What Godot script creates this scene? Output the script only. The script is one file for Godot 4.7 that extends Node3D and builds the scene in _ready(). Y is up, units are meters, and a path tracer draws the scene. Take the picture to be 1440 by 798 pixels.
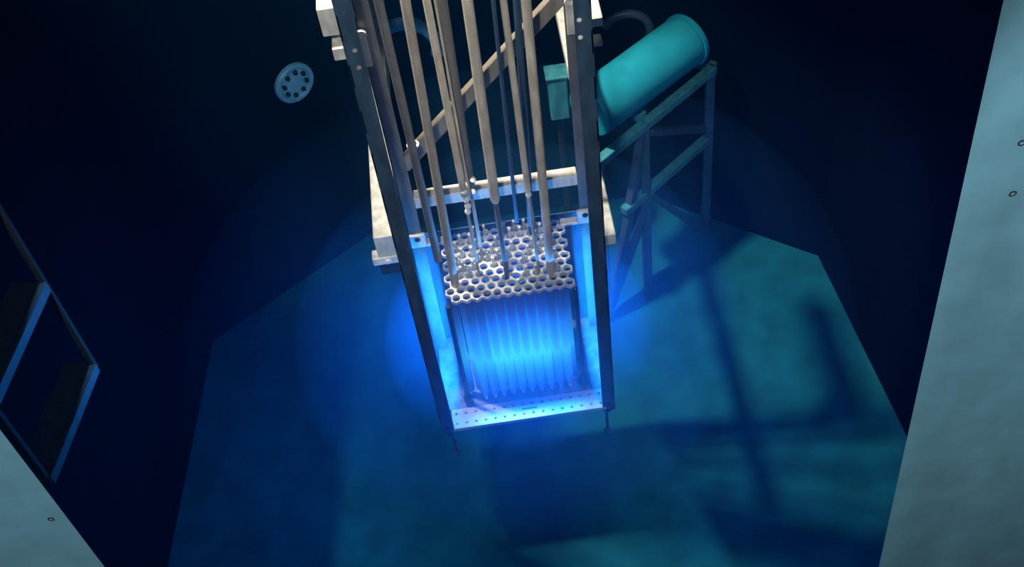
extends Node3D
# A pool-type research reactor seen from the bridge: the core tower hangs in blue glowing water.
# Units are metres, y is up; y = 0 is the top of the tower's bottom plate, the pool floor lies at y = -1.

var rng := RandomNumberGenerator.new()
var M := {}
const FLOOR_Y := -1.0
const GRID_Y := 0.76
const PITCH := 0.0435

# ---------- helpers ----------
func begin() -> SurfaceTool:
	var st := SurfaceTool.new()
	st.begin(Mesh.PRIMITIVE_TRIANGLES)
	return st

func numbered(called: String, parent: Node) -> String:
	if parent.get_node_or_null(NodePath(called)) == null:
		return called
	var n := 1
	while parent.get_node_or_null(NodePath("%s_%03d" % [called, n])) != null:
		n += 1
	return "%s_%03d" % [called, n]

func mesh_of(st: SurfaceTool) -> ArrayMesh:
	st.generate_normals()
	return st.commit()

func obj(called: String, mesh: Mesh, mat: Material, parent: Node = self) -> MeshInstance3D:
	var o := MeshInstance3D.new()
	o.name = numbered(called, parent)
	o.mesh = mesh
	o.material_override = mat
	o.cast_shadow = GeometryInstance3D.SHADOW_CASTING_SETTING_ON
	parent.add_child(o, true)
	return o

func tag(o: Node, label: String, category: String, group := "") -> Node:
	o.set_meta("label", label)
	o.set_meta("category", category)
	if group:
		o.set_meta("group", group)
	return o

func struct(o: Node, label: String, category: String) -> Node:
	tag(o, label, category)
	o.set_meta("kind", "structure")
	return o

func thing(called: String, label: String, category: String, at := Vector3.ZERO, group := "") -> Node3D:
	var o := Node3D.new()
	o.name = numbered(called, self)
	o.position = at
	add_child(o, true)
	tag(o, label, category, group)
	return o

# a triangle turned so that it faces away from "inside"
func tri(st: SurfaceTool, a: Vector3, b: Vector3, c: Vector3, inside: Vector3) -> void:
	var n := (b - a).cross(c - a)
	if n.dot((a + b + c) / 3.0 - inside) > 0.0:
		st.add_vertex(a); st.add_vertex(c); st.add_vertex(b)
	else:
		st.add_vertex(a); st.add_vertex(b); st.add_vertex(c)

func quad(st: SurfaceTool, a: Vector3, b: Vector3, c: Vector3, d: Vector3, inside: Vector3) -> void:
	tri(st, a, b, c, inside)
	tri(st, a, c, d, inside)

# a box with chamfered edges, placed by a transform
func bx(st: SurfaceTool, size: Vector3, t: Transform3D, bev := 0.004) -> void:
	st.set_smooth_group(-1)
	var h := size / 2.0
	var b := minf(bev, minf(h.x, minf(h.y, h.z)) * 0.45)
	var o := t.origin
	var axes := [Vector3.RIGHT, Vector3.UP, Vector3.BACK]
	for i in 3:
		var j := (i + 1) % 3
		var k := (i + 2) % 3
		for s in [-1.0, 1.0]:
			var p := []
			for q in [[-1, -1], [1, -1], [1, 1], [-1, 1]]:
				var v := Vector3.ZERO
				v[i] = s * h[i]
				v[j] = q[0] * (h[j] - b)
				v[k] = q[1] * (h[k] - b)
				p.append(t * v)
			quad(st, p[0], p[1], p[2], p[3], o)
		for s in [-1.0, 1.0]:      # the edges along axis i
			for r in [-1.0, 1.0]:
				var p := []
				for q in [[-1, 0], [1, 0], [1, 1], [-1, 1]]:
					var v := Vector3.ZERO
					v[i] = q[0] * (h[i] - b)
					v[j] = s * (h[j] - (b if q[1] == 1 else 0.0))
					v[k] = r * (h[k] - (0.0 if q[1] == 1 else b))
					p.append(t * v)
				quad(st, p[0], p[1], p[2], p[3], o)
	for sx in [-1.0, 1.0]:
		for sy in [-1.0, 1.0]:
			for sz in [-1.0, 1.0]:
				tri(st, t * Vector3(sx * h.x, sy * (h.y - b), sz * (h.z - b)), t * Vector3(sx * (h.x - b), sy * h.y, sz * (h.z - b)), t * Vector3(sx * (h.x - b), sy * (h.y - b), sz * h.z), o)

func span(st: SurfaceTool, lo: Vector3, hi: Vector3, bev := 0.004) -> void:
	bx(st, (hi - lo).abs(), Transform3D(Basis.IDENTITY, (lo + hi) / 2.0), bev)

func span_mesh(lo: Vector3, hi: Vector3, bev := 0.004) -> ArrayMesh:
	var st := begin()
	span(st, lo, hi, bev)
	return mesh_of(st)

# a rectangular bar from a to b: w across (horizontal), h the other way
func bar(st: SurfaceTool, a: Vector3, b: Vector3, w: float, h: float, bev := 0.004) -> void:
	var d := (b - a).normalized()
	var side := d.cross(Vector3.UP)
	if side.length() < 0.05:
		side = d.cross(Vector3.BACK)
	side = side.normalized()
	bx(st, Vector3(w, h, a.distance_to(b)), Transform3D(Basis(side, d.cross(side) * -1.0, side.cross(d.cross(side) * -1.0)), (a + b) / 2.0), bev)

func bar_mesh(a: Vector3, b: Vector3, w: float, h: float, bev := 0.004) -> ArrayMesh:
	var st := begin()
	bar(st, a, b, w, h, bev)
	return mesh_of(st)

# a turned profile [radius, height] along any axis from a; uv.y runs with height
func lathe(st: SurfaceTool, prof: Array, a: Vector3, dir: Vector3, sides := 16) -> void:
	var d := dir.normalized()
	var u := d.cross(Vector3.BACK if absf(d.z) < 0.9 else Vector3.RIGHT).normalized()
	var w := d.cross(u)
	var lo: float = prof[0][1]
	var hi: float = prof[prof.size() - 1][1]
	for i in prof.size() - 1:
		var flat: bool = absf(prof[i + 1][1] - prof[i][1]) < 0.0005 or absf(prof[i + 1][0] - prof[i][0]) > absf(prof[i + 1][1] - prof[i][1])
		for k in sides:
			var p := []
			for q in [[i, k], [i, k + 1], [i + 1, k + 1], [i + 1, k]]:
				var an: float = TAU * q[1] / sides
				var r: float = prof[q[0]][0]
				var n: Vector3 = u * cos(an) + w * sin(an)
				p.append([a + d * prof[q[0]][1] + n * r, Vector2(float(q[1]) / sides, 1.0 - (prof[q[0]][1] - lo) / maxf(hi - lo, 1e-6))])
			st.set_smooth_group(-1 if flat else i)
			for q in [[0, 2, 1], [0, 3, 2]]:
				if p[q[0]][0].distance_to(p[q[1]][0]) < 1e-7 or p[q[1]][0].distance_to(p[q[2]][0]) < 1e-7 or p[q[0]][0].distance_to(p[q[2]][0]) < 1e-7:
					continue
				for e in q:
					st.set_uv(p[e][1])
					st.add_vertex(p[e][0])

func lathe_mesh(prof: Array, a := Vector3.ZERO, dir := Vector3.UP, sides := 16) -> ArrayMesh:
	var st := begin()
	lathe(st, prof, a, dir, sides)
	return mesh_of(st)

func rod_between(a: Vector3, b: Vector3, r: float, sides := 14) -> ArrayMesh:
	var l := a.distance_to(b)
	return lathe_mesh([[0.0, 0.0], [r * 0.9, 0.0], [r, r * 0.1], [r, l - r * 0.1], [r * 0.9, l], [0.0, l]], a, b - a, sides)

func bolt_mesh(at: Vector3, dir: Vector3, r := 0.008, h := 0.007) -> ArrayMesh:
	return lathe_mesh([[r * 1.5, 0.0], [r * 1.5, h * 0.25], [r, h * 0.25], [r, h * 0.85], [r * 0.8, h], [0.0, h]], at, dir, 6)

func grain(scale: float, lo: float, hi: float, base: Color, seed_: int, octaves := 4, stretch := Vector3.ONE) -> StandardMaterial3D:
	var n := FastNoiseLite.new()
	n.seed = seed_
	n.noise_type = FastNoiseLite.TYPE_SIMPLEX
	n.fractal_octaves = octaves
	n.frequency = 0.012
	var g := Gradient.new()
	g.set_color(0, (base * lo).clamp())
	g.set_color(1, (base * hi).clamp())
	g.colors = PackedColorArray([Color(base.r * lo, base.g * lo, base.b * lo), Color(base.r * hi, base.g * hi, base.b * hi)])
	var t := NoiseTexture2D.new()
	t.width = 512
	t.height = 512
	t.seamless = true
	t.noise = n
	t.color_ramp = g
	var m := StandardMaterial3D.new()
	m.albedo_texture = t
	m.uv1_triplanar = true
	m.uv1_world_triplanar = true
	m.uv1_scale = stretch * scale
	return m

func materials() -> void:
	var metal := func(c: Color, sd: int, rough := 0.45, metallic := 0.35) -> StandardMaterial3D:
		var m: StandardMaterial3D = grain(2.2, 0.82, 1.1, c, sd, 4, Vector3(1.0, 0.35, 1.0))
		m.roughness = rough
		m.metallic = metallic
		return m
	M.post = metal.call(Color(0.31, 0.43, 0.54), 11)
	M.alu = metal.call(Color(0.74, 0.74, 0.72), 12, 0.5, 0.15)
	M.pale = metal.call(Color(0.95, 0.95, 0.91), 13, 0.55, 0.05)
	M.tube = metal.call(Color(0.80, 0.77, 0.71), 14, 0.4, 0.15)
	M.bright_tube = metal.call(Color(0.92, 0.89, 0.82), 15, 0.4, 0.08)
	M.dull_tube = metal.call(Color(0.47, 0.48, 0.49), 16, 0.5, 0.1)
	M.grid = metal.call(Color(0.96, 0.97, 0.97), 17, 0.35, 0.05)
	M.base = metal.call(Color(0.56, 0.66, 0.72), 27, 0.5, 0.1)
	M.fitting = metal.call(Color(0.88, 0.90, 0.90), 18, 0.3, 0.15)
	M.dark = metal.call(Color(0.16, 0.17, 0.18), 19, 0.6, 0.2)
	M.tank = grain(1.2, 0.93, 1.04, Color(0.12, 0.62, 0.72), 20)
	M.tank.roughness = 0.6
	M.flange = metal.call(Color(0.45, 0.78, 0.95), 25, 0.5, 0.05)  # blue of the core glow on the flange, put into the colour
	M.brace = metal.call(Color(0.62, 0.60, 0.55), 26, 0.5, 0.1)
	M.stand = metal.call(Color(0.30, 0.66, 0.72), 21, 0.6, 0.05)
	for k in ["tank", "stand"]:
		M[k].metallic_specular = 0.3
	M.floor = grain(0.55, 0.85, 1.1, Color(0.06, 0.42, 0.50), 22, 5)  # blue-green that the water gives the light, put into the floor colour
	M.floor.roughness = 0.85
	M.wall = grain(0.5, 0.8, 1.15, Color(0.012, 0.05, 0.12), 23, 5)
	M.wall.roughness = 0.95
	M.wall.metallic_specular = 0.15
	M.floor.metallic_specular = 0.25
	M.pier = pier_material()
	M.hall = grain(0.4, 0.92, 1.05, Color(0.42, 0.43, 0.43), 24, 3)
	M.hall.roughness = 0.9
	M.hole = StandardMaterial3D.new()
	M.hole.albedo_color = Color(0.12, 0.13, 0.14)
	M.hole.roughness = 0.9
	M.cap = StandardMaterial3D.new()
	M.cap.albedo_color = Color(0.93, 0.94, 0.94)
	M.cap.roughness = 0.3

# painted concrete with soft vertical streaks and some specks
func pier_material() -> StandardMaterial3D:
	var w := 512
	var im := Image.create(w, w, false, Image.FORMAT_RGB8)
	var a := FastNoiseLite.new()
	a.seed = 5
	a.frequency = 0.02
	a.fractal_octaves = 4
	var b := FastNoiseLite.new()
	b.seed = 9
	b.frequency = 0.05
	for y in w:
		for x in w:
			var v := 0.72 + 0.09 * a.get_noise_2d(x * 1.2, y * 0.18) + 0.05 * b.get_noise_2d(x, y)
			im.set_pixel(x, y, Color(v * 0.66, v * 0.88, v * 0.95))
	var m := StandardMaterial3D.new()
	m.albedo_texture = ImageTexture.create_from_image(im)
	m.uv1_triplanar = true
	m.uv1_world_triplanar = true
	m.uv1_scale = Vector3.ONE * 0.24
	m.roughness = 0.8
	return m

# the water's shine painted as emission on the cladding, most near mid height
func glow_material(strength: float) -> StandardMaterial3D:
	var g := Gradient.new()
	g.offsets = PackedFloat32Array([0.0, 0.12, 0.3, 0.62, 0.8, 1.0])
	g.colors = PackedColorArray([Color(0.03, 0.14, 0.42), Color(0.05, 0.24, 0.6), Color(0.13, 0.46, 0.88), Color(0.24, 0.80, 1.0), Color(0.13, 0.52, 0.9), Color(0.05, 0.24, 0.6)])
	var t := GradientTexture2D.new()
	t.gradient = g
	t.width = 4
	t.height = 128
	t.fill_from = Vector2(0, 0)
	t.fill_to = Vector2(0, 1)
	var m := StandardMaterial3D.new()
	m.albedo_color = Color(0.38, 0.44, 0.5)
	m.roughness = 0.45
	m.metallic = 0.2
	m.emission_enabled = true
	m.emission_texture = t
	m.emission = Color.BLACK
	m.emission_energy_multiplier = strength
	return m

# ---------- light, camera ----------
func view_and_light() -> void:
	var cam := Camera3D.new()
	cam.name = "camera"
	cam.fov = 25.69
	cam.near = 0.05
	cam.far = 60.0
	cam.transform = Transform3D(Basis(Vector3(0.9893, -0.0966, 0.1094), Vector3(0.1459, 0.6327, -0.7605), Vector3(0.0042, 0.7684, 0.6400)).orthonormalized(), Vector3(0.033, 4.772, 3.295))
	add_child(cam)
	cam.current = true
	var we := WorldEnvironment.new()
	we.name = "environment"
	var e := Environment.new()
	e.background_mode = Environment.BG_COLOR
	e.background_color = Color(0.01, 0.012, 0.016)
	e.tonemap_mode = Environment.TONE_MAPPER_LINEAR
	e.tonemap_exposure = 1.0
	e.sdfgi_enabled = true
	e.ssao_enabled = true
	e.ssil_enabled = true
	e.volumetric_fog_enabled = true
	e.volumetric_fog_density = 0.018      # the pool water
	e.volumetric_fog_albedo = Color(0.12, 0.60, 1.0)
	we.environment = e
	add_child(we)
	# the glow of the core: water all round the rods shines blue, so one soft light leaves each face of the rod block
	var blue := Color(0.15, 0.60, 1.0)
	for a in [
		[Vector3(0, 0.36, 0.05), Vector3(0, 0, 1), Vector2(0.5, 0.6), 1.4],
		[Vector3(-0.30, 0.36, -0.17), Vector3(-1, 0, 0), Vector2(0.3, 0.6), 1.8],
		[Vector3(0.30, 0.36, -0.17), Vector3(1, 0, 0), Vector2(0.3, 0.6), 1.6],
		[Vector3(0, 0.85, -0.17), Vector3(0, 1, 0), Vector2(0.45, 0.3), 0.16],
	]:
		area("core_glow", a[0], a[1], a[2], blue, a[3])
	# unseen lamps: a floodlight over the tower and the hall strip behind the viewer
	var s := SpotLight3D.new()
	s.name = "unseen_floodlight_beam"  # out of view, placed to light the tower and throw its floor shadows
	s.position = Vector3(-1.0, 5.0, -0.5)
	s.transform.basis = Basis.looking_at(Vector3(2.25, -6.0, -0.05), Vector3.FORWARD)
	s.spot_angle = 16.0
	s.spot_angle_attenuation = 0.6
	s.spot_range = 20.0
	s.spot_attenuation = 2.0
	s.light_energy = 42.0
	s.light_color = Color(1.0, 0.95, 0.86)
	s.light_size = 0.14
	s.shadow_enabled = true
	add_child(s, true)
	area("unseen_hall_light", Vector3(0.2, 6.8, 3.9), Vector3(0, -1, -0.9), Vector2(1.2, 0.3), Color(1.0, 0.96, 0.9), 0.5)  # out of view, lights the hall side softly

	var v := SpotLight3D.new()
	v.name = "unseen_tower_lamp_beam"  # unseen lamp, placed to light the upper tower from the front
	v.position = Vector3(-0.25, 5.7, 3.3)
	v.light_energy = 15.0
	v.light_color = Color(1.0, 0.98, 0.93)
	v.spot_angle = 13.0
	v.spot_angle_attenuation = 0.7
	v.spot_range = 20.0
	v.spot_attenuation = 2.0
	v.light_size = 0.08
	v.shadow_enabled = true
	v.transform.basis = Basis.looking_at(Vector3(0.1, -3.5, -3.3), Vector3.UP)
	add_child(v, true)
	for k in [-1.0, 1.0]:
		var g := SpotLight3D.new()
		g.name = "unseen_gate_lamp_beam"  # unseen lamps, each placed to light one pier
		g.position = Vector3(k * 1.5, 5.5, 3.7)
		g.light_energy = 16.0
		g.light_color = Color(0.86, 0.97, 1.0)
		g.spot_angle = 20.0
		g.spot_angle_attenuation = 0.5
		g.spot_range = 20.0
		g.spot_attenuation = 2.0
		g.light_size = 0.08
		g.shadow_enabled = true
		g.transform.basis = Basis.looking_at(Vector3(k * 0.45, -3.2, -2.2), Vector3.UP)
		add_child(g, true)

func area(called: String, at: Vector3, dir: Vector3, size: Vector2, c: Color, energy: float) -> void:
	var l := AreaLight3D.new()
	l.name = numbered(called, self)
	l.area_size = size
	l.area_normalize_energy = true
	l.light_color = c
	l.light_energy = energy
	l.area_range = 20.0
	l.area_attenuation = 2.0
	l.shadow_enabled = true
	var up := Vector3.UP if absf(dir.normalized().y) < 0.9 else Vector3.BACK
	l.transform = Transform3D(Basis.looking_at(dir, up), at)
	add_child(l, true)

# the water that shines round the core
func halo() -> void:
	for k in 3:
		var fog := FogVolume.new()
		fog.name = numbered("glowing_water", self)
		fog.shape = RenderingServer.FOG_VOLUME_SHAPE_ELLIPSOID
		fog.size = [Vector3(1.2, 1.2, 0.95), Vector3(2.0, 1.8, 1.7), Vector3(3.0, 2.3, 2.6)][k]
		fog.position = Vector3(0.0, 0.32, -0.1)
		var fm := FogMaterial.new()
		fm.density = [0.22, 0.10, 0.04][k]
		fm.albedo = Color(0.30, 0.66, 1.0)
		fog.material = fm
		fog.set_meta("kind", "stuff")
		tag(fog, ["bright blue shining water close round the reactor core", "blue halo of shining water about the core and its tower", "faint outer blue halo of shining water over the pool floor"][k], "water")
		add_child(fog, true)

# ---------- the pool ----------
func slab(outline: PackedVector2Array, y0: float, y1: float) -> ArrayMesh:
	var st := begin()
	st.set_smooth_group(-1)
	var mid := Vector2.ZERO
	for p in outline:
		mid += p / outline.size()
	var c := Vector3(mid.x, (y0 + y1) / 2, mid.y)
	var n := outline.size()
	for i in n:
		var a := outline[i]
		var b := outline[(i + 1) % n]
		quad(st, Vector3(a.x, y0, a.y), Vector3(b.x, y0, b.y), Vector3(b.x, y1, b.y), Vector3(a.x, y1, a.y), c)
		tri(st, Vector3(a.x, y1, a.y), Vector3(b.x, y1, b.y), Vector3(mid.x, y1, mid.y), c)
		tri(st, Vector3(a.x, y0, a.y), Vector3(b.x, y0, b.y), Vector3(mid.x, y0, mid.y), c)
	return mesh_of(st)

const CORNERS := [Vector2(-2.0, 4.4), Vector2(-2.0, 0.1), Vector2(-1.82, -1.41), Vector2(-0.85, -2.08), Vector2(0.9, -2.08), Vector2(1.83, -1.38), Vector2(1.96, 0.0), Vector2(1.96, 4.4)]

func pool() -> void:
	var out := PackedVector2Array()
	for p in CORNERS:
		out.append(p + (p - Vector2(0, 1.0)).normalized() * 0.12)
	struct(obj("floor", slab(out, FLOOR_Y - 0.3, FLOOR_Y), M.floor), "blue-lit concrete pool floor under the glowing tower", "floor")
	var names := ["wall_left_front", "wall_left", "wall_left_corner", "wall_back", "wall_right_corner", "wall_right", "wall_right_front", "wall_front"]
	var says := ["dark pool wall on the left, nearest stretch towards the viewer", "black pool wall along the left of the tank", "black slanting pool wall that carries the round flange", "dark blue pool wall behind the tower", "dark blue slanting pool wall behind the pipe stand", "dark blue pool wall on the right, farther stretch behind the grey pier", "dark pool wall on the right, nearest stretch towards the viewer", "pool wall behind the viewer"]
	# each wall has thickness and turns away from the pool
	for i in CORNERS.size():
		var a: Vector2 = CORNERS[i]
		var b: Vector2 = CORNERS[(i + 1) % CORNERS.size()]
		var d := (b - a).normalized()
		var n := Vector2(d.y, -d.x)
		if n.dot((a + b) / 2 - Vector2(0, 1.0)) < 0:
			n = -n
		var h := PackedVector2Array([a, b, b + n * 0.3 + d * 0.1, a + n * 0.3 - d * 0.1])
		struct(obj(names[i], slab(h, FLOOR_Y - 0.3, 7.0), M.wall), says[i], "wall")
	struct(obj("ceiling", span_mesh(Vector3(-2.6, 7.0, -2.7), Vector3(2.6, 7.2, 4.9), 0.01), M.hall), "hall ceiling above the pool", "ceiling")

# the dividing wall with its gate opening, through which one looks; its two piers stand nearest to the viewer
func piers() -> void:
	var p := struct(obj("wall_pier_right", slab(PackedVector2Array([Vector2(0.0, 1.5), Vector2(0.85, 1.5), Vector2(0.85, 1.1), Vector2(0.4, 1.1)]), FLOOR_Y, 5.6), M.pier), "tall grey-green painted pier at the gate opening, with streaks and dark specks, on the right", "pier") as Node3D
	p.position = Vector3(1.11, 0, 0)
	p.rotation.z = deg_to_rad(1.75)
	for q in [Vector2(0.11, 2.83), Vector2(0.12, 2.67), Vector2(0.20, 2.45)]:
		var m := obj("bolt_hole", lathe_mesh([[0.009, -0.004], [0.009, 0.001], [0.006, 0.002], [0.006, -0.003], [0.0, -0.003]], Vector3(q.x, q.y, 1.5), Vector3.BACK, 12), M.hole, p)
	var l := struct(obj("wall_pier_left", slab(PackedVector2Array([Vector2(-2.0, 1.5), Vector2(-1.258, 1.5), Vector2(-1.75, 1.2), Vector2(-2.0, 1.2)]), FLOOR_Y, 5.6), M.pier), "blue-grey painted pier at the gate opening with a dark bolt hole, in the lower left corner", "pier") as Node3D
	obj("bolt_hole", lathe_mesh([[0.009, -0.004], [0.009, 0.001], [0.006, 0.002], [0.006, -0.003], [0.0, -0.003]], Vector3(-1.30, 1.92, 1.5), Vector3.BACK, 12), M.hole, l)

func ladder() -> void:
	var t := thing("pool_ladder", "dark metal ladder with flat treads against the back of the left pier", "ladder", Vector3(-1.2, 0, 1.05))
	t.rotation.y = deg_to_rad(-13.0)
	obj("stile", span_mesh(Vector3(-0.02, 1.97, -0.01), Vector3(0.0, 4.6, 0.01)), M.dark, t)
	obj("stile", span_mesh(Vector3(-0.02, 1.97, 0.37), Vector3(0.0, 4.6, 0.39)), M.dark, t)
	for y in [1.99, 2.36, 2.73, 3.10]:
		obj("tread", span_mesh(Vector3(-0.10, y - 0.012, 0.0), Vector3(-0.012, y + 0.006, 0.38)), M.post, t)
		obj("tread_rim", span_mesh(Vector3(-0.014, y - 0.03, 0.0), Vector3(0.004, y + 0.012, 0.38)), M.post, t)

# ---------- the tower ----------
func angle_post(xo: float, xi: float, zf: float, zb: float, y0: float, y1: float) -> ArrayMesh:
	var st := begin()
	span(st, Vector3(minf(xo, xi), y0, minf(zf, zf + signf(zb - zf) * 0.008)), Vector3(maxf(xo, xi), y1, maxf(zf, zf + signf(zb - zf) * 0.008)), 0.002)
	var s := signf(xi - xo) * 0.008
	span(st, Vector3(minf(xo, xo + s), y0, minf(zf, zb)), Vector3(maxf(xo, xo + s), y1, maxf(zf, zb)), 0.002)
	return mesh_of(st)

func honeycomb(cols: int, rows: int, thick: float) -> ArrayMesh:
	var st := begin()
	var ro := PITCH / sqrt(3.0)
	var ri := 0.0168
	for r in rows:
		for c in cols:
			var cx := (c - (cols - 1) / 2.0) * PITCH + (0.25 if r % 2 == 0 else -0.25) * PITCH
			var cz := -(r + 0.5) * PITCH * 0.866
			var mid := Vector3(cx, 0, cz)
			for k in 12:
				var a0 := TAU * k / 12.0
				var a1 := TAU * (k + 1) / 12.0
				# outer hexagon, pointed towards +z
				var oo := func(a: float, rr: float, y: float) -> Vector3: return mid + Vector3(sin(a) * rr, y, cos(a) * rr)
				var h0 := ro if k % 2 == 0 else ro * 0.866
				var h1 := ro * 0.866 if k % 2 == 0 else ro
				var p := [oo.call(a0, h0, 0.0), oo.call(a1, h1, 0.0), oo.call(a0, ri + 0.002, 0.004), oo.call(a1, ri + 0.002, 0.004), oo.call(a0, ri, 0.002), oo.call(a1, ri, 0.002), oo.call(a0, ri, -thick), oo.call(a1, ri, -thick), oo.call(a0, h0, -thick), oo.call(a1, h1, -thick)]
				var below := mid + Vector3(0, -thick / 2, 0)
				var web: Vector3 = (p[0] + p[1] + p[2] + p[3]) / 4.0 + Vector3(0, -thick * 0.5, 0)
				st.set_smooth_group(-1)
				quad(st, p[0], p[1], p[3], p[2], web)
				quad(st, p[2], p[3], p[5], p[4], web)
				quad(st, p[4], p[5], p[7], p[6], web)
				quad(st, p[6], p[7], p[9], p[8], web)
				quad(st, p[8], p[9], p[1], p[0], below)
	return mesh_of(st)

# a flat plate with rows of small round holes along its front strip
func perforated_strip(x0: float, x1: float, z0: float, z1: float, y: float, thick: float, nx: int, nz: int, hr: float) -> ArrayMesh:
	var st := begin()
	st.set_smooth_group(-1)
	var sx := (x1 - x0) / nx
	var sz := (z1 - z0) / nz
	for i in nx:
		for j in nz:
			var c := Vector3(x0 + sx * (i + 0.5), y, z0 + sz * (j + 0.5))
			for k in 8:
				var pts := []
				for kk in [k, k + 1]:
					var a: float = TAU * kk / 8.0
					var d := Vector3(cos(a), 0, sin(a))
					var m := maxf(absf(d.x), absf(d.z))
					pts.append([c + Vector3(d.x / m * sx / 2, 0, d.z / m * sz / 2), c + d * hr])
				quad(st, pts[0][0], pts[1][0], pts[1][1], pts[0][1], c - Vector3(0, thick, 0))
				var dn := Vector3(0, -thick, 0)
				quad(st, pts[0][1], pts[1][1], pts[1][1] + dn, pts[0][1] + dn, (pts[0][0] + pts[1][0]) / 2 + dn * 0.5)
	var lo := Vector3(x0, y - thick, z0)
	var hi := Vector3(x1, y, z1)
	var o := (lo + hi) / 2
	quad(st, Vector3(lo.x, lo.y, hi.z), Vector3(hi.x, lo.y, hi.z), hi, Vector3(lo.x, hi.y, hi.z), o)
	quad(st, lo, Vector3(hi.x, lo.y, lo.z), Vector3(hi.x, hi.y, lo.z), Vector3(lo.x, hi.y, lo.z), o)
	quad(st, lo, Vector3(lo.x, lo.y, hi.z), Vector3(lo.x, hi.y, hi.z), Vector3(lo.x, hi.y, lo.z), o)
	quad(st, Vector3(hi.x, lo.y, lo.z), Vector3(hi.x, lo.y, hi.z), hi, Vector3(hi.x, hi.y, lo.z), o)
	quad(st, lo, Vector3(hi.x, lo.y, lo.z), Vector3(hi.x, lo.y, hi.z), Vector3(lo.x, lo.y, hi.z), o)
	return mesh_of(st)

func strap_mesh(w: float, h: float) -> ArrayMesh:
	var st := begin()
	span(st, Vector3(-w / 2, -h, 0), Vector3(w / 2, 0, 0.006), 0.002)
	st.set_smooth_group(-1)
	# rounded eye at the top
	for k in 12:
		var a0 := TAU * k / 12.0
		var a1 := TAU * (k + 1) / 12.0
		var f := func(a: float, r: float, z: float) -> Vector3: return Vector3(cos(a) * r, sin(a) * r, z)
		var ro := w * 0.62
		var ri := w * 0.3
		var inside: Vector3 = f.call((a0 + a1) / 2, (ro + ri) / 2, 0.005)
		quad(st, f.call(a0, ri, 0.010), f.call(a1, ri, 0.010), f.call(a1, ro, 0.010), f.call(a0, ro, 0.010), inside)
		quad(st, f.call(a0, ro, 0.010), f.call(a1, ro, 0.010), f.call(a1, ro, 0.0), f.call(a0, ro, 0.0), inside)
		quad(st, f.call(a0, ri, 0.010), f.call(a1, ri, 0.010), f.call(a1, ri, 0.006), f.call(a0, ri, 0.006), inside)
	return mesh_of(st)

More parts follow.
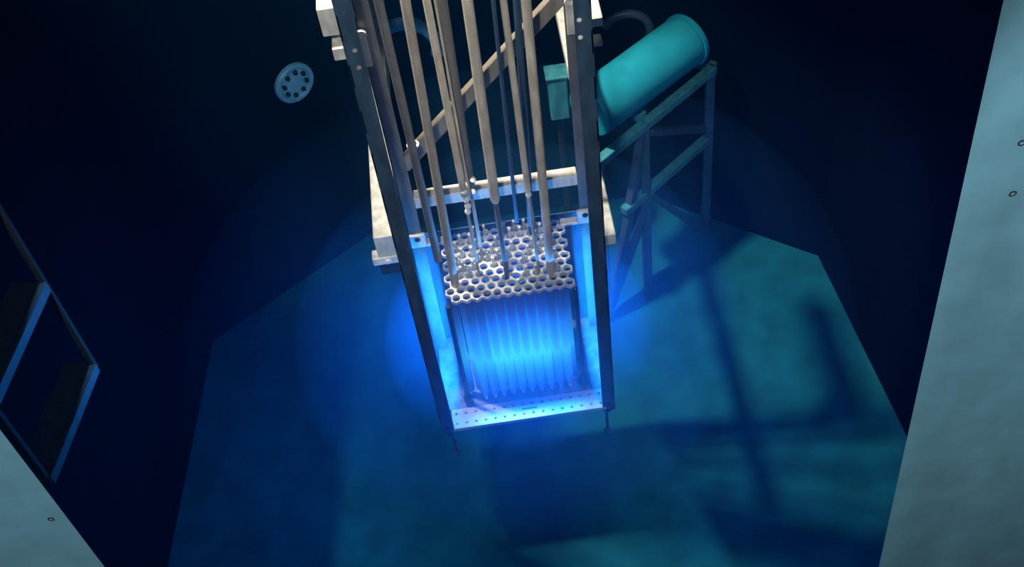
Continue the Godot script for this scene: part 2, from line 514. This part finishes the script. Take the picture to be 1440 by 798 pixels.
func tower() -> void:
	var t := thing("core_tower", "tall open metal tower with four corner posts holding the glowing reactor core", "reactor tower")
	var top := 5.2
	# corner posts of angle section
	var fl := obj("corner_post", angle_post(-0.406, -0.349, 0.128, 0.07, -0.035, top), M.post, t)
	var fr := obj("corner_post", angle_post(0.394, 0.336, 0.128, 0.07, -0.035, top), M.post, t)
	var bl := obj("corner_post", angle_post(-0.403, -0.343, -0.34, -0.40, -0.2, top), M.dull_tube, t)
	var br := obj("corner_post", angle_post(0.400, 0.345, -0.34, -0.40, -0.2, top), M.dull_tube, t)
	for p in [[fl, -0.378], [fr, 0.365]]:
		for y in [0.02, -0.03]:
			obj("bolt", bolt_mesh(Vector3(p[1], y, 0.128), Vector3.BACK, 0.007, 0.008), M.dark, p[0])
		obj("foot", lathe_mesh([[0.0, -0.03], [0.016, -0.03], [0.018, -0.02], [0.007, -0.008], [0.007, 0.165], [0.0, 0.165]], Vector3(p[1] * 0.97, -0.2, 0.115)), M.post, p[0])
	for y in [1.856, 1.785]:
		obj("bolt", bolt_mesh(Vector3(0.352, y + 0.37, 0.128), Vector3.BACK, 0.006, 0.007), M.cap, fr)
		obj("bolt", bolt_mesh(Vector3(-0.372, y + 0.38, 0.128), Vector3.BACK, 0.006, 0.007), M.alu, fl)
	# the back frame: cross bar and diagonal brace
	obj("cross_bar", span_mesh(Vector3(-0.343, 0.985, -0.395), Vector3(0.345, 1.045, -0.34), 0.003), M.pale, t)
	obj("cross_bar", span_mesh(Vector3(-0.35, 2.60, 0.08), Vector3(0.337, 2.66, 0.12), 0.003), M.pale, t)  # front bar out of view, placed for its shadow on the floor
	var st := begin()
	bar(st, Vector3(-0.36, 1.215, -0.372), Vector3(0.38, 1.99, -0.372), 0.034, 0.062, 0.003)
	obj("diagonal_brace", mesh_of(st), M.brace, t)
	for s in [-1.0, 1.0]:
		# side braces: rails that run back to the pool wall, with pale upper faces and square ends
		var lower := obj("side_rail", span_mesh(Vector3(-0.525, 0.90, -2.05), Vector3(-0.425, 1.03, -0.17)) if s < 0 else span_mesh(Vector3(0.402, 0.965, -2.05), Vector3(0.452, 1.03, -0.0)), M.pale, t)
		if s < 0:
			obj("end_bracket", span_mesh(Vector3(-0.552, 0.86, -0.22), Vector3(-0.42, 0.905, -0.165)), M.pale, lower)
			obj("bolt", bolt_mesh(Vector3(-0.49, 0.885, -0.165), Vector3.BACK, 0.013, 0.012), M.cap, lower)
			obj("end_bracket", span_mesh(Vector3(-0.53, 0.78, -0.23), Vector3(-0.42, 0.86, -0.18)), M.dark, lower)
		var upper := obj("side_rail", span_mesh(Vector3(-0.545, 1.87, -0.9), Vector3(-0.425, 2.0, -0.43)) if s < 0 else span_mesh(Vector3(0.402, 1.755, -0.8), Vector3(0.494, 1.80, -0.40)), M.pale, t)
		if s < 0:
			obj("end_bracket", span_mesh(Vector3(-0.525, 1.76, -0.50), Vector3(-0.43, 1.82, -0.42)), M.pale, upper)
		else:
			obj("end_bracket", span_mesh(Vector3(0.40, 1.66, -0.46), Vector3(0.49, 1.675, -0.40)), M.pale, upper)
		# straps with an eye, bolted to the back posts
		var strap := obj("strap", strap_mesh(0.034, 0.15), M.cap if s < 0 else M.pale, t)
		strap.position = Vector3(-0.395, 1.94, -0.328) if s < 0 else Vector3(0.368, 1.95, -0.328)
		# brackets that carry the grid plate at the back
		var bk := obj("bracket", span_mesh(Vector3(s * 0.365 - 0.035, GRID_Y - 0.005, -0.345), Vector3(s * 0.365 + 0.035, GRID_Y + 0.075, -0.325)), M.pale, t)
		obj("bolt", bolt_mesh(Vector3(s * 0.365, GRID_Y + 0.05, -0.325), Vector3.BACK, 0.009, 0.008), M.dark, bk)
		obj("grid_tab", span_mesh(Vector3(minf(s * 0.255, s * 0.37), GRID_Y - 0.016, -0.375), Vector3(maxf(s * 0.255, s * 0.37), GRID_Y, -0.335)), M.grid, t)
	obj("back_sheet", span_mesh(Vector3(-0.39, 0.0, -0.408), Vector3(0.39, GRID_Y, -0.402), 0.001), M.post, t)
	var g := obj("upper_grid_plate", honeycomb(12, 10, 0.016), M.grid, t)
	g.position = Vector3(0, GRID_Y, 0.008)
	obj("lower_grid_plate", perforated_strip(-0.355, 0.353, 0.022, 0.128, 0.0, 0.02, 16, 2, 0.0065), M.cap, t)
	obj("name_mark", span_mesh(Vector3(-0.03, 0.0, 0.070), Vector3(0.04, 0.0015, 0.078), 0.0004), M.dull_tube, t)
	obj("base_plate", span_mesh(Vector3(-0.39, -0.02, -0.40), Vector3(0.39, 0.0, 0.0215), 0.002), M.base, t)

# ---------- rods ----------
func fuel_rods() -> void:
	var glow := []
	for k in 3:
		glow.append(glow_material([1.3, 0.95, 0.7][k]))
	var clad := lathe_mesh([[0.0, 0.05], [0.018, 0.05], [0.0192, 0.06], [0.0192, 0.72], [0.017, 0.735], [0.0, 0.735]], Vector3.ZERO, Vector3.UP, 12)
	var foot := lathe_mesh([[0.0, 0.0], [0.006, 0.004], [0.008, 0.02], [0.013, 0.05], [0.0, 0.05]], Vector3.ZERO, Vector3.UP, 10)
	var short_top := lathe_mesh([[0.012, 0.73], [0.009, 0.738], [0.009, 0.746], [0.0, 0.752]], Vector3.ZERO, Vector3.UP, 10)
	var st := begin()
	lathe(st, [[0.012, 0.73], [0.007, 0.74], [0.006, 0.80], [0.0095, 0.806], [0.0095, 0.816], [0.0, 0.824]], Vector3.ZERO, Vector3.UP, 10)
	for k in 3:
		var a := TAU * k / 3.0
		bx(st, Vector3(0.015, 0.03, 0.003), Transform3D(Basis(Vector3.UP, a), Vector3(cos(a) * 0.0085, 0.772, -sin(a) * 0.0085)), 0.001)
	var long_top := mesh_of(st)
	var nth := ["first", "second", "third", "fourth", "fifth", "sixth", "seventh", "eighth", "ninth", "tenth", "eleventh", "twelfth"]
	for r in 10:
		var seen := 0
		for c in 12:
			var x := (c - 5.5) * PITCH + (0.25 if r % 2 == 0 else -0.25) * PITCH
			var z := 0.008 - (r + 0.5) * PITCH * 0.866
			var edge := absf(c - 5.5)
			var tall := r >= 2 and c > 0 and c < 11 and rng.randf() < (0.4 if r < 4 else 0.55)
			if r >= 2 and not tall:
				continue      # an open hole of the grid
			if r == 0 and (c == 0 or c == 11):
				continue
			var says: String = "slender fuel rod with water glow on its cladding, %s row from the front, %s from the left" % [nth[r], nth[seen]] if r < 2 else "fuel rod with bright finned top, %s row from the front, %s from the left" % [nth[r], nth[seen]]
			seen += 1
			var p := thing("fuel_rod", says, "fuel rod", Vector3(x, 0, z), "fuel rods of the two front rows" if r < 2 else "fuel rods with tops above the grid plate")
			obj("cladding_water_glow", clad, glow[0 if edge < 2.6 else (1 if edge < 4.6 else 2)], p)  # shine of the surrounding water, given to the cladding
			obj("bottom_fitting", foot, M.cap, p)
			obj("top_fitting", long_top if tall else short_top, M.fitting if tall else M.dark, p)  # front-row tops coloured dark for the shade down in the holes

# a vertical tube that comes down from the bridge: from the top point through the bottom one
func drop_tube(called: String, label: String, top: Vector3, bottom: Vector3, r: float, mat: Material, group := "") -> Node3D:
	var d := (top - bottom).normalized()
	var t := thing(called, label, "tube", bottom, group)
	var up := d * ((5.1 - bottom.y) / d.y)
	obj("tube_body", rod_between(Vector3.ZERO, up, r, 18), mat, t)
	return t

func tubes() -> void:
	# far left, with a pale collar
	var a := drop_tube("guide_tube", "grey guide tube with a pale collar, leftmost inside the tower", Vector3(-0.290, 2.20, -0.15), Vector3(-0.285, 0.80, -0.20), 0.017, M.dull_tube)
	obj("collar", lathe_mesh([[0.0165, 0.0], [0.023, 0.0], [0.025, 0.003], [0.025, 0.007], [0.022, 0.01], [0.0165, 0.01]], Vector3(0, 0.68, 0)), M.pale, a)
	# reaches into the grid at the front left
	drop_tube("guide_tube", "long grey tube that enters the front left of the honeycomb plate", Vector3(-0.195, 2.25, -0.05), Vector3(-0.228, 0.70, -0.085), 0.0175, M.tube)
	# double rail tube ending in bright fittings
	var b := drop_tube("drive_tube", "twin-edged bright tube ending in a string of shiny beads", Vector3(-0.128, 2.2, -0.1), Vector3(-0.122, 1.25, -0.12), 0.014, M.bright_tube)
	obj("guide_strip", bar_mesh(Vector3(0.021, 0.0, 0.004), Vector3(0.019, 3.8, 0.04), 0.008, 0.012, 0.002), M.bright_tube, b)
	obj("thin_rod", rod_between(Vector3(0.0, -0.52, 0.0), Vector3.ZERO, 0.006, 10), M.tube, b)
	for p in [[0.002, 0.03], [0.004, -0.02], [0.006, -0.055], [0.002, -0.085]]:
		obj("bead", lathe_mesh([[0.0, -0.014], [0.010, -0.010], [0.014, 0.0], [0.010, 0.010], [0.0, 0.014]], Vector3(p[0], p[1], 0.006), Vector3.UP, 12), M.cap, b)
	var c := drop_tube("drive_tube", "wide dull brown tube beside the twin-edged one, with small knobs at its lower end", Vector3(-0.082, 2.16, -0.17), Vector3(-0.098, 1.22, -0.2), 0.021, M.dull_tube)
	obj("thin_rod", rod_between(Vector3(0.0, -0.48, 0.0), Vector3.ZERO, 0.007, 10), M.tube, c)
	for p in [[-0.012, 0.03], [0.018, 0.055], [0.010, -0.01]]:
		obj("knob", lathe_mesh([[0.0, -0.013], [0.009, -0.009], [0.013, 0.0], [0.009, 0.009], [0.0, 0.013]], Vector3(p[0], p[1], 0.026), Vector3.UP, 12), M.cap, c)
	# middle, beige, capped
	var d := drop_tube("drive_tube", "thick beige tube in the middle of the tower ending in a white cap", Vector3(0.006, 2.2, -0.08), Vector3(-0.005, 1.225, -0.1), 0.0195, M.bright_tube)
	obj("end_cap", lathe_mesh([[0.0, -0.025], [0.009, -0.022], [0.015, -0.012], [0.0175, 0.0], [0.0, 0.0]]), M.cap, d)
	obj("thin_rod", rod_between(Vector3(0.0, -0.50, -0.005), Vector3(0, -0.02, 0), 0.011, 10), M.dull_tube, d)
	# narrow bright one with a knob and a thin rod below
	var e := drop_tube("drive_tube", "narrow bright tube ending in a shiny knob, right of the thick beige tube", Vector3(0.124, 2.2, -0.05), Vector3(0.127, 1.28, -0.08), 0.0125, M.bright_tube)
	obj("end_cap", lathe_mesh([[0.0, -0.055], [0.008, -0.05], [0.013, -0.036], [0.008, -0.02], [0.008, -0.012], [0.013, -0.008], [0.0125, 0.0], [0.0, 0.0]]), M.cap, e)
	obj("thin_rod", rod_between(Vector3(0.004, -0.58, 0.0), Vector3(0, -0.04, 0), 0.0065, 10), M.tube, e)
	# right, reaches into the grid
	drop_tube("guide_tube", "long beige tube that enters the right of the honeycomb plate", Vector3(0.199, 2.2, -0.06), Vector3(0.179, 0.70, -0.075), 0.0175, M.bright_tube)
	# tubes behind, their dimness put into a darker colour
	drop_tube("guide_tube", "dim blue-grey tube behind the narrow bright one", Vector3(0.175, 2.0, -0.27), Vector3(0.125, 0.80, -0.28), 0.014, M.post)
	drop_tube("guide_tube", "thin faint tube between the thick beige and narrow bright tubes, well behind them", Vector3(0.092, 2.0, -0.24), Vector3(0.07, 0.9, -0.26), 0.008, M.post)
	# detector tubes at the two front corners of the rod block
	for s in [-1.0, 1.0]:
		var k := thing("detector_tube", "dark vertical tube with a bulging foot at the %s front edge of the rod block" % ("left" if s < 0 else "right"), "tube", Vector3(s * 0.269, 0.0, 0.0), "")
		obj("tube_body", lathe_mesh([[0.011, 0.07], [0.011, GRID_Y - 0.03], [0.0, GRID_Y - 0.02]]), M.post, k)
		obj("foot_bulb", lathe_mesh([[0.0, 0.0], [0.012, 0.004], [0.021, 0.03], [0.02, 0.055], [0.011, 0.08]]), M.post, k)

# ---------- things round the core ----------
func beam_tube() -> void:
	var a := Vector3(0.60, 0.55, -1.31)
	var dir := Vector3(0.80, 0.0, -0.60).normalized()
	var t := thing("beam_tube", "fat teal cylinder lying on the stand behind the right of the tower", "cylinder", a)
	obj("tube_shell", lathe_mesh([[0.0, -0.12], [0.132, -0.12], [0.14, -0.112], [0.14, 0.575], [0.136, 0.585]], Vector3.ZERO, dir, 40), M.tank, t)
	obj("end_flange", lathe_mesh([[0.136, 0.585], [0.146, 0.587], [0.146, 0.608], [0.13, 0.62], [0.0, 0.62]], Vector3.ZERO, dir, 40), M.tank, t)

func stand() -> void:
	var t := thing("pipe_stand", "teal welded stand of square tube carrying the fat cylinder", "stand")
	var w := 0.05
	var y := 0.30
	var f0 := Vector3(0.49, y, -1.105)
	var f1 := Vector3(1.235, y, -1.705)
	var back := Vector3(-0.17, 0, -0.21)
	var b0 := f0 + back
	var b1 := Vector3(1.13, y, -1.80)
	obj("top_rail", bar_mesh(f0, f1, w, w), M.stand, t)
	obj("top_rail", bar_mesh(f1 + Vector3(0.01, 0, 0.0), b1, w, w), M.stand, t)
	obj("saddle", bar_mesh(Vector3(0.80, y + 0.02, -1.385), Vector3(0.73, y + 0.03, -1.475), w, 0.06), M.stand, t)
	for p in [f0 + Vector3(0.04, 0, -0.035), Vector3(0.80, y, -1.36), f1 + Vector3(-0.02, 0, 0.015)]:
		obj("leg", bar_mesh(Vector3(p.x, FLOOR_Y, p.z), Vector3(p.x, y - 0.02, p.z), w, w), M.post, t)  # darker post colour stands for the shade on the legs
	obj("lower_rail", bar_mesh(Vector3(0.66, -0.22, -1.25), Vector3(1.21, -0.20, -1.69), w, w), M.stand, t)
	obj("brace", bar_mesh(Vector3(0.79, y - 0.05, -1.36), Vector3(0.60, -0.75, -1.2), 0.045, 0.045), M.post, t)  # braces carry the same shade in their colour
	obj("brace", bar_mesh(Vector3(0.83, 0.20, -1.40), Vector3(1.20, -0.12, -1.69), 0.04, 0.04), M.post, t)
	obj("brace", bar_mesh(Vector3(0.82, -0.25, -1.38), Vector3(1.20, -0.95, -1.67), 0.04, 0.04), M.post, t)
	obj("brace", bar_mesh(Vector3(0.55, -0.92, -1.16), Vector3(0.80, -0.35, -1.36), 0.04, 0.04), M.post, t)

func flange() -> void:
	var n := Vector3(0.568, 0, 0.823).normalized()
	var at := Vector3(-1.007, 0.407, -1.971)
	var t := thing("port_flange", "round blue-lit bolted flange on the black wall left of the tower", "flange", at)
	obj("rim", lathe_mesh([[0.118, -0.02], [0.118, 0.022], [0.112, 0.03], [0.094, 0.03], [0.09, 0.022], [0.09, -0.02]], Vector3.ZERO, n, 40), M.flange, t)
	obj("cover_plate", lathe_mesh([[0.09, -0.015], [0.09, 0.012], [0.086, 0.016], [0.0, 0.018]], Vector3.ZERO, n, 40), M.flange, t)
	var u := n.cross(Vector3.UP).normalized()
	for k in 8:
		var a := TAU * (k + 0.3) / 8.0
		obj("bolt", lathe_mesh([[0.013, 0.0], [0.013, 0.014], [0.009, 0.02], [0.0, 0.02]], n * 0.016 + (u * cos(a) + Vector3.UP * sin(a)) * 0.07, n, 6), M.dark, t)

# a round pipe bent along points
func bent(pts: Array, r: float, sides := 14) -> ArrayMesh:
	var st := begin()
	st.set_smooth_group(0)
	var rings := []
	for i in pts.size():
		var d: Vector3 = (pts[mini(i + 1, pts.size() - 1)] - pts[maxi(i - 1, 0)]).normalized()
		var u := d.cross(Vector3(0.31, 0.83, 0.46)).normalized()
		var w := d.cross(u)
		var ring := []
		for k in sides:
			ring.append(pts[i] + (u * cos(TAU * k / sides) + w * sin(TAU * k / sides)) * r)
		rings.append(ring)
	for i in pts.size() - 1:
		var c: Vector3 = (pts[i] + pts[i + 1]) / 2.0
		for k in sides:
			quad(st, rings[i][k], rings[i][(k + 1) % sides], rings[i + 1][(k + 1) % sides], rings[i + 1][k], c)
	for e in [0, pts.size() - 1]:
		for k in sides:
			tri(st, rings[e][k], rings[e][(k + 1) % sides], pts[e], pts[1] if e == 0 else pts[e - 1])
	return mesh_of(st)

func arc(c: Vector3, u: Vector3, v: Vector3, r: float, a0: float, a1: float, n := 20) -> Array:
	var pts := []
	for i in n + 1:
		var a := deg_to_rad(lerpf(a0, a1, float(i) / n))
		pts.append(c + (u * cos(a) + v * sin(a)) * r)
	return pts

func pipes() -> void:
	var n := Vector3(0.0, 0.0, 1.0)
	tag(obj("coolant_pipe", bent(arc(Vector3(-0.37, 0.60, -1.86), Vector3.RIGHT, Vector3.UP, 0.17, -20, 120) + [Vector3(-0.62, 0.62, -1.93)], 0.035), M.flange), "bent teal pipe glimpsed between the tubes at the back left of the tower", "pipe")
	tag(obj("hose_loop", bent(arc(Vector3(0.80, 0.46, -1.9), Vector3.RIGHT, Vector3.UP, 0.13, -40, 150), 0.024), M.post), "faint dark hose loop on the back wall above the left end of the fat cylinder", "hose")
	var b := thing("junction_box", "small teal metal box on a stalk seen through the right half of the tower", "box", Vector3(0.385, 0.36, -1.55))
	obj("box_body", span_mesh(Vector3(-0.05, -0.08, -0.05), Vector3(0.05, 0.20, 0.05), 0.008), M.stand, b)
	obj("box_lid", span_mesh(Vector3(-0.06, 0.20, -0.055), Vector3(0.06, 0.215, 0.055), 0.004), M.stand, b)
	obj("stalk", rod_between(Vector3(0, FLOOR_Y - 0.36, 0), Vector3.ZERO, 0.02), M.dark, b)

func lamps() -> void:  # fixtures out of view, set where their beams start
	var t := thing("unseen_floodlight", "unseen round floodlight above the tower, out of view", "lamp", Vector3(-1.0, 5.0, -0.5))
	var hood := obj("hood", lathe_mesh([[0.13, 0.02], [0.12, 0.12], [0.07, 0.2], [0.0, 0.21]]), M.dark, t)
	var lens := StandardMaterial3D.new()
	lens.albedo_color = Color(0.9, 0.9, 0.88)
	lens.emission_enabled = true
	lens.emission = Color(1.0, 0.95, 0.86)
	lens.emission_energy_multiplier = 3.0
	obj("lamp_lens", lathe_mesh([[0.0, 0.03], [0.125, 0.03], [0.125, 0.045], [0.0, 0.045]]), lens, t)
	obj("hanger_rod", rod_between(Vector3(0, 0.2, 0), Vector3(0, 2.0, 0), 0.012), M.dark, t)
	var c := thing("unseen_ceiling_lamp", "unseen long strip lamp under the hall ceiling", "lamp", Vector3(0.2, 6.9, 3.9))
	obj("housing", span_mesh(Vector3(-0.65, 0.0, -0.18), Vector3(0.65, 0.1, 0.18)), M.pale, c)
	var tl := thing("unseen_tower_lamp", "unseen hooded lamp over the viewer, placed to light the upper tower", "lamp", Vector3(-0.25, 5.7, 3.3))
	var aim := Vector3(0.1, -3.5, -3.3).normalized()
	obj("hood", lathe_mesh([[0.09, -0.02], [0.085, 0.05], [0.05, 0.13], [0.0, 0.14]], Vector3.ZERO, -aim, 20), M.dark, tl)
	obj("lamp_lens", lathe_mesh([[0.0, 0.015], [0.085, 0.015], [0.085, 0.025], [0.0, 0.025]], Vector3.ZERO, -aim, 20), lens, tl)
	obj("hanger_rod", rod_between(Vector3(0, 0.08, 0.05), Vector3(0, 1.3, 0.05), 0.012), M.dark, tl)
	for k in [-1.0, 1.0]:
		var g := thing("unseen_gate_lamp", "unseen hooded lamp placed to light the %s pier of the gate opening" % ("left" if k < 0 else "right"), "lamp", Vector3(k * 1.5, 5.5, 3.7))
		var dir := Vector3(k * 0.45, -3.2, -2.2).normalized()
		obj("hood", lathe_mesh([[0.09, -0.02], [0.085, 0.05], [0.05, 0.13], [0.0, 0.14]], Vector3.ZERO, -dir, 20), M.dark, g)
		obj("lamp_lens", lathe_mesh([[0.0, 0.015], [0.085, 0.015], [0.085, 0.025], [0.0, 0.025]], Vector3.ZERO, -dir, 20), lens, g)
		obj("hanger_rod", rod_between(Vector3(0, 0.08, 0.05), Vector3(0, 2.3, 0.05), 0.012), M.dark, g)
	obj("light_panel", span_mesh(Vector3(-0.6, -0.012, -0.15), Vector3(0.6, 0.0, 0.15), 0.002), lens, c)

func _ready() -> void:
	rng.seed = 7
	materials()
	view_and_light()
	pool()
	piers()
	tower()
	fuel_rods()
	tubes()
	beam_tube()
	halo()
	stand()
	flange()
	pipes()
	ladder()
	lamps()
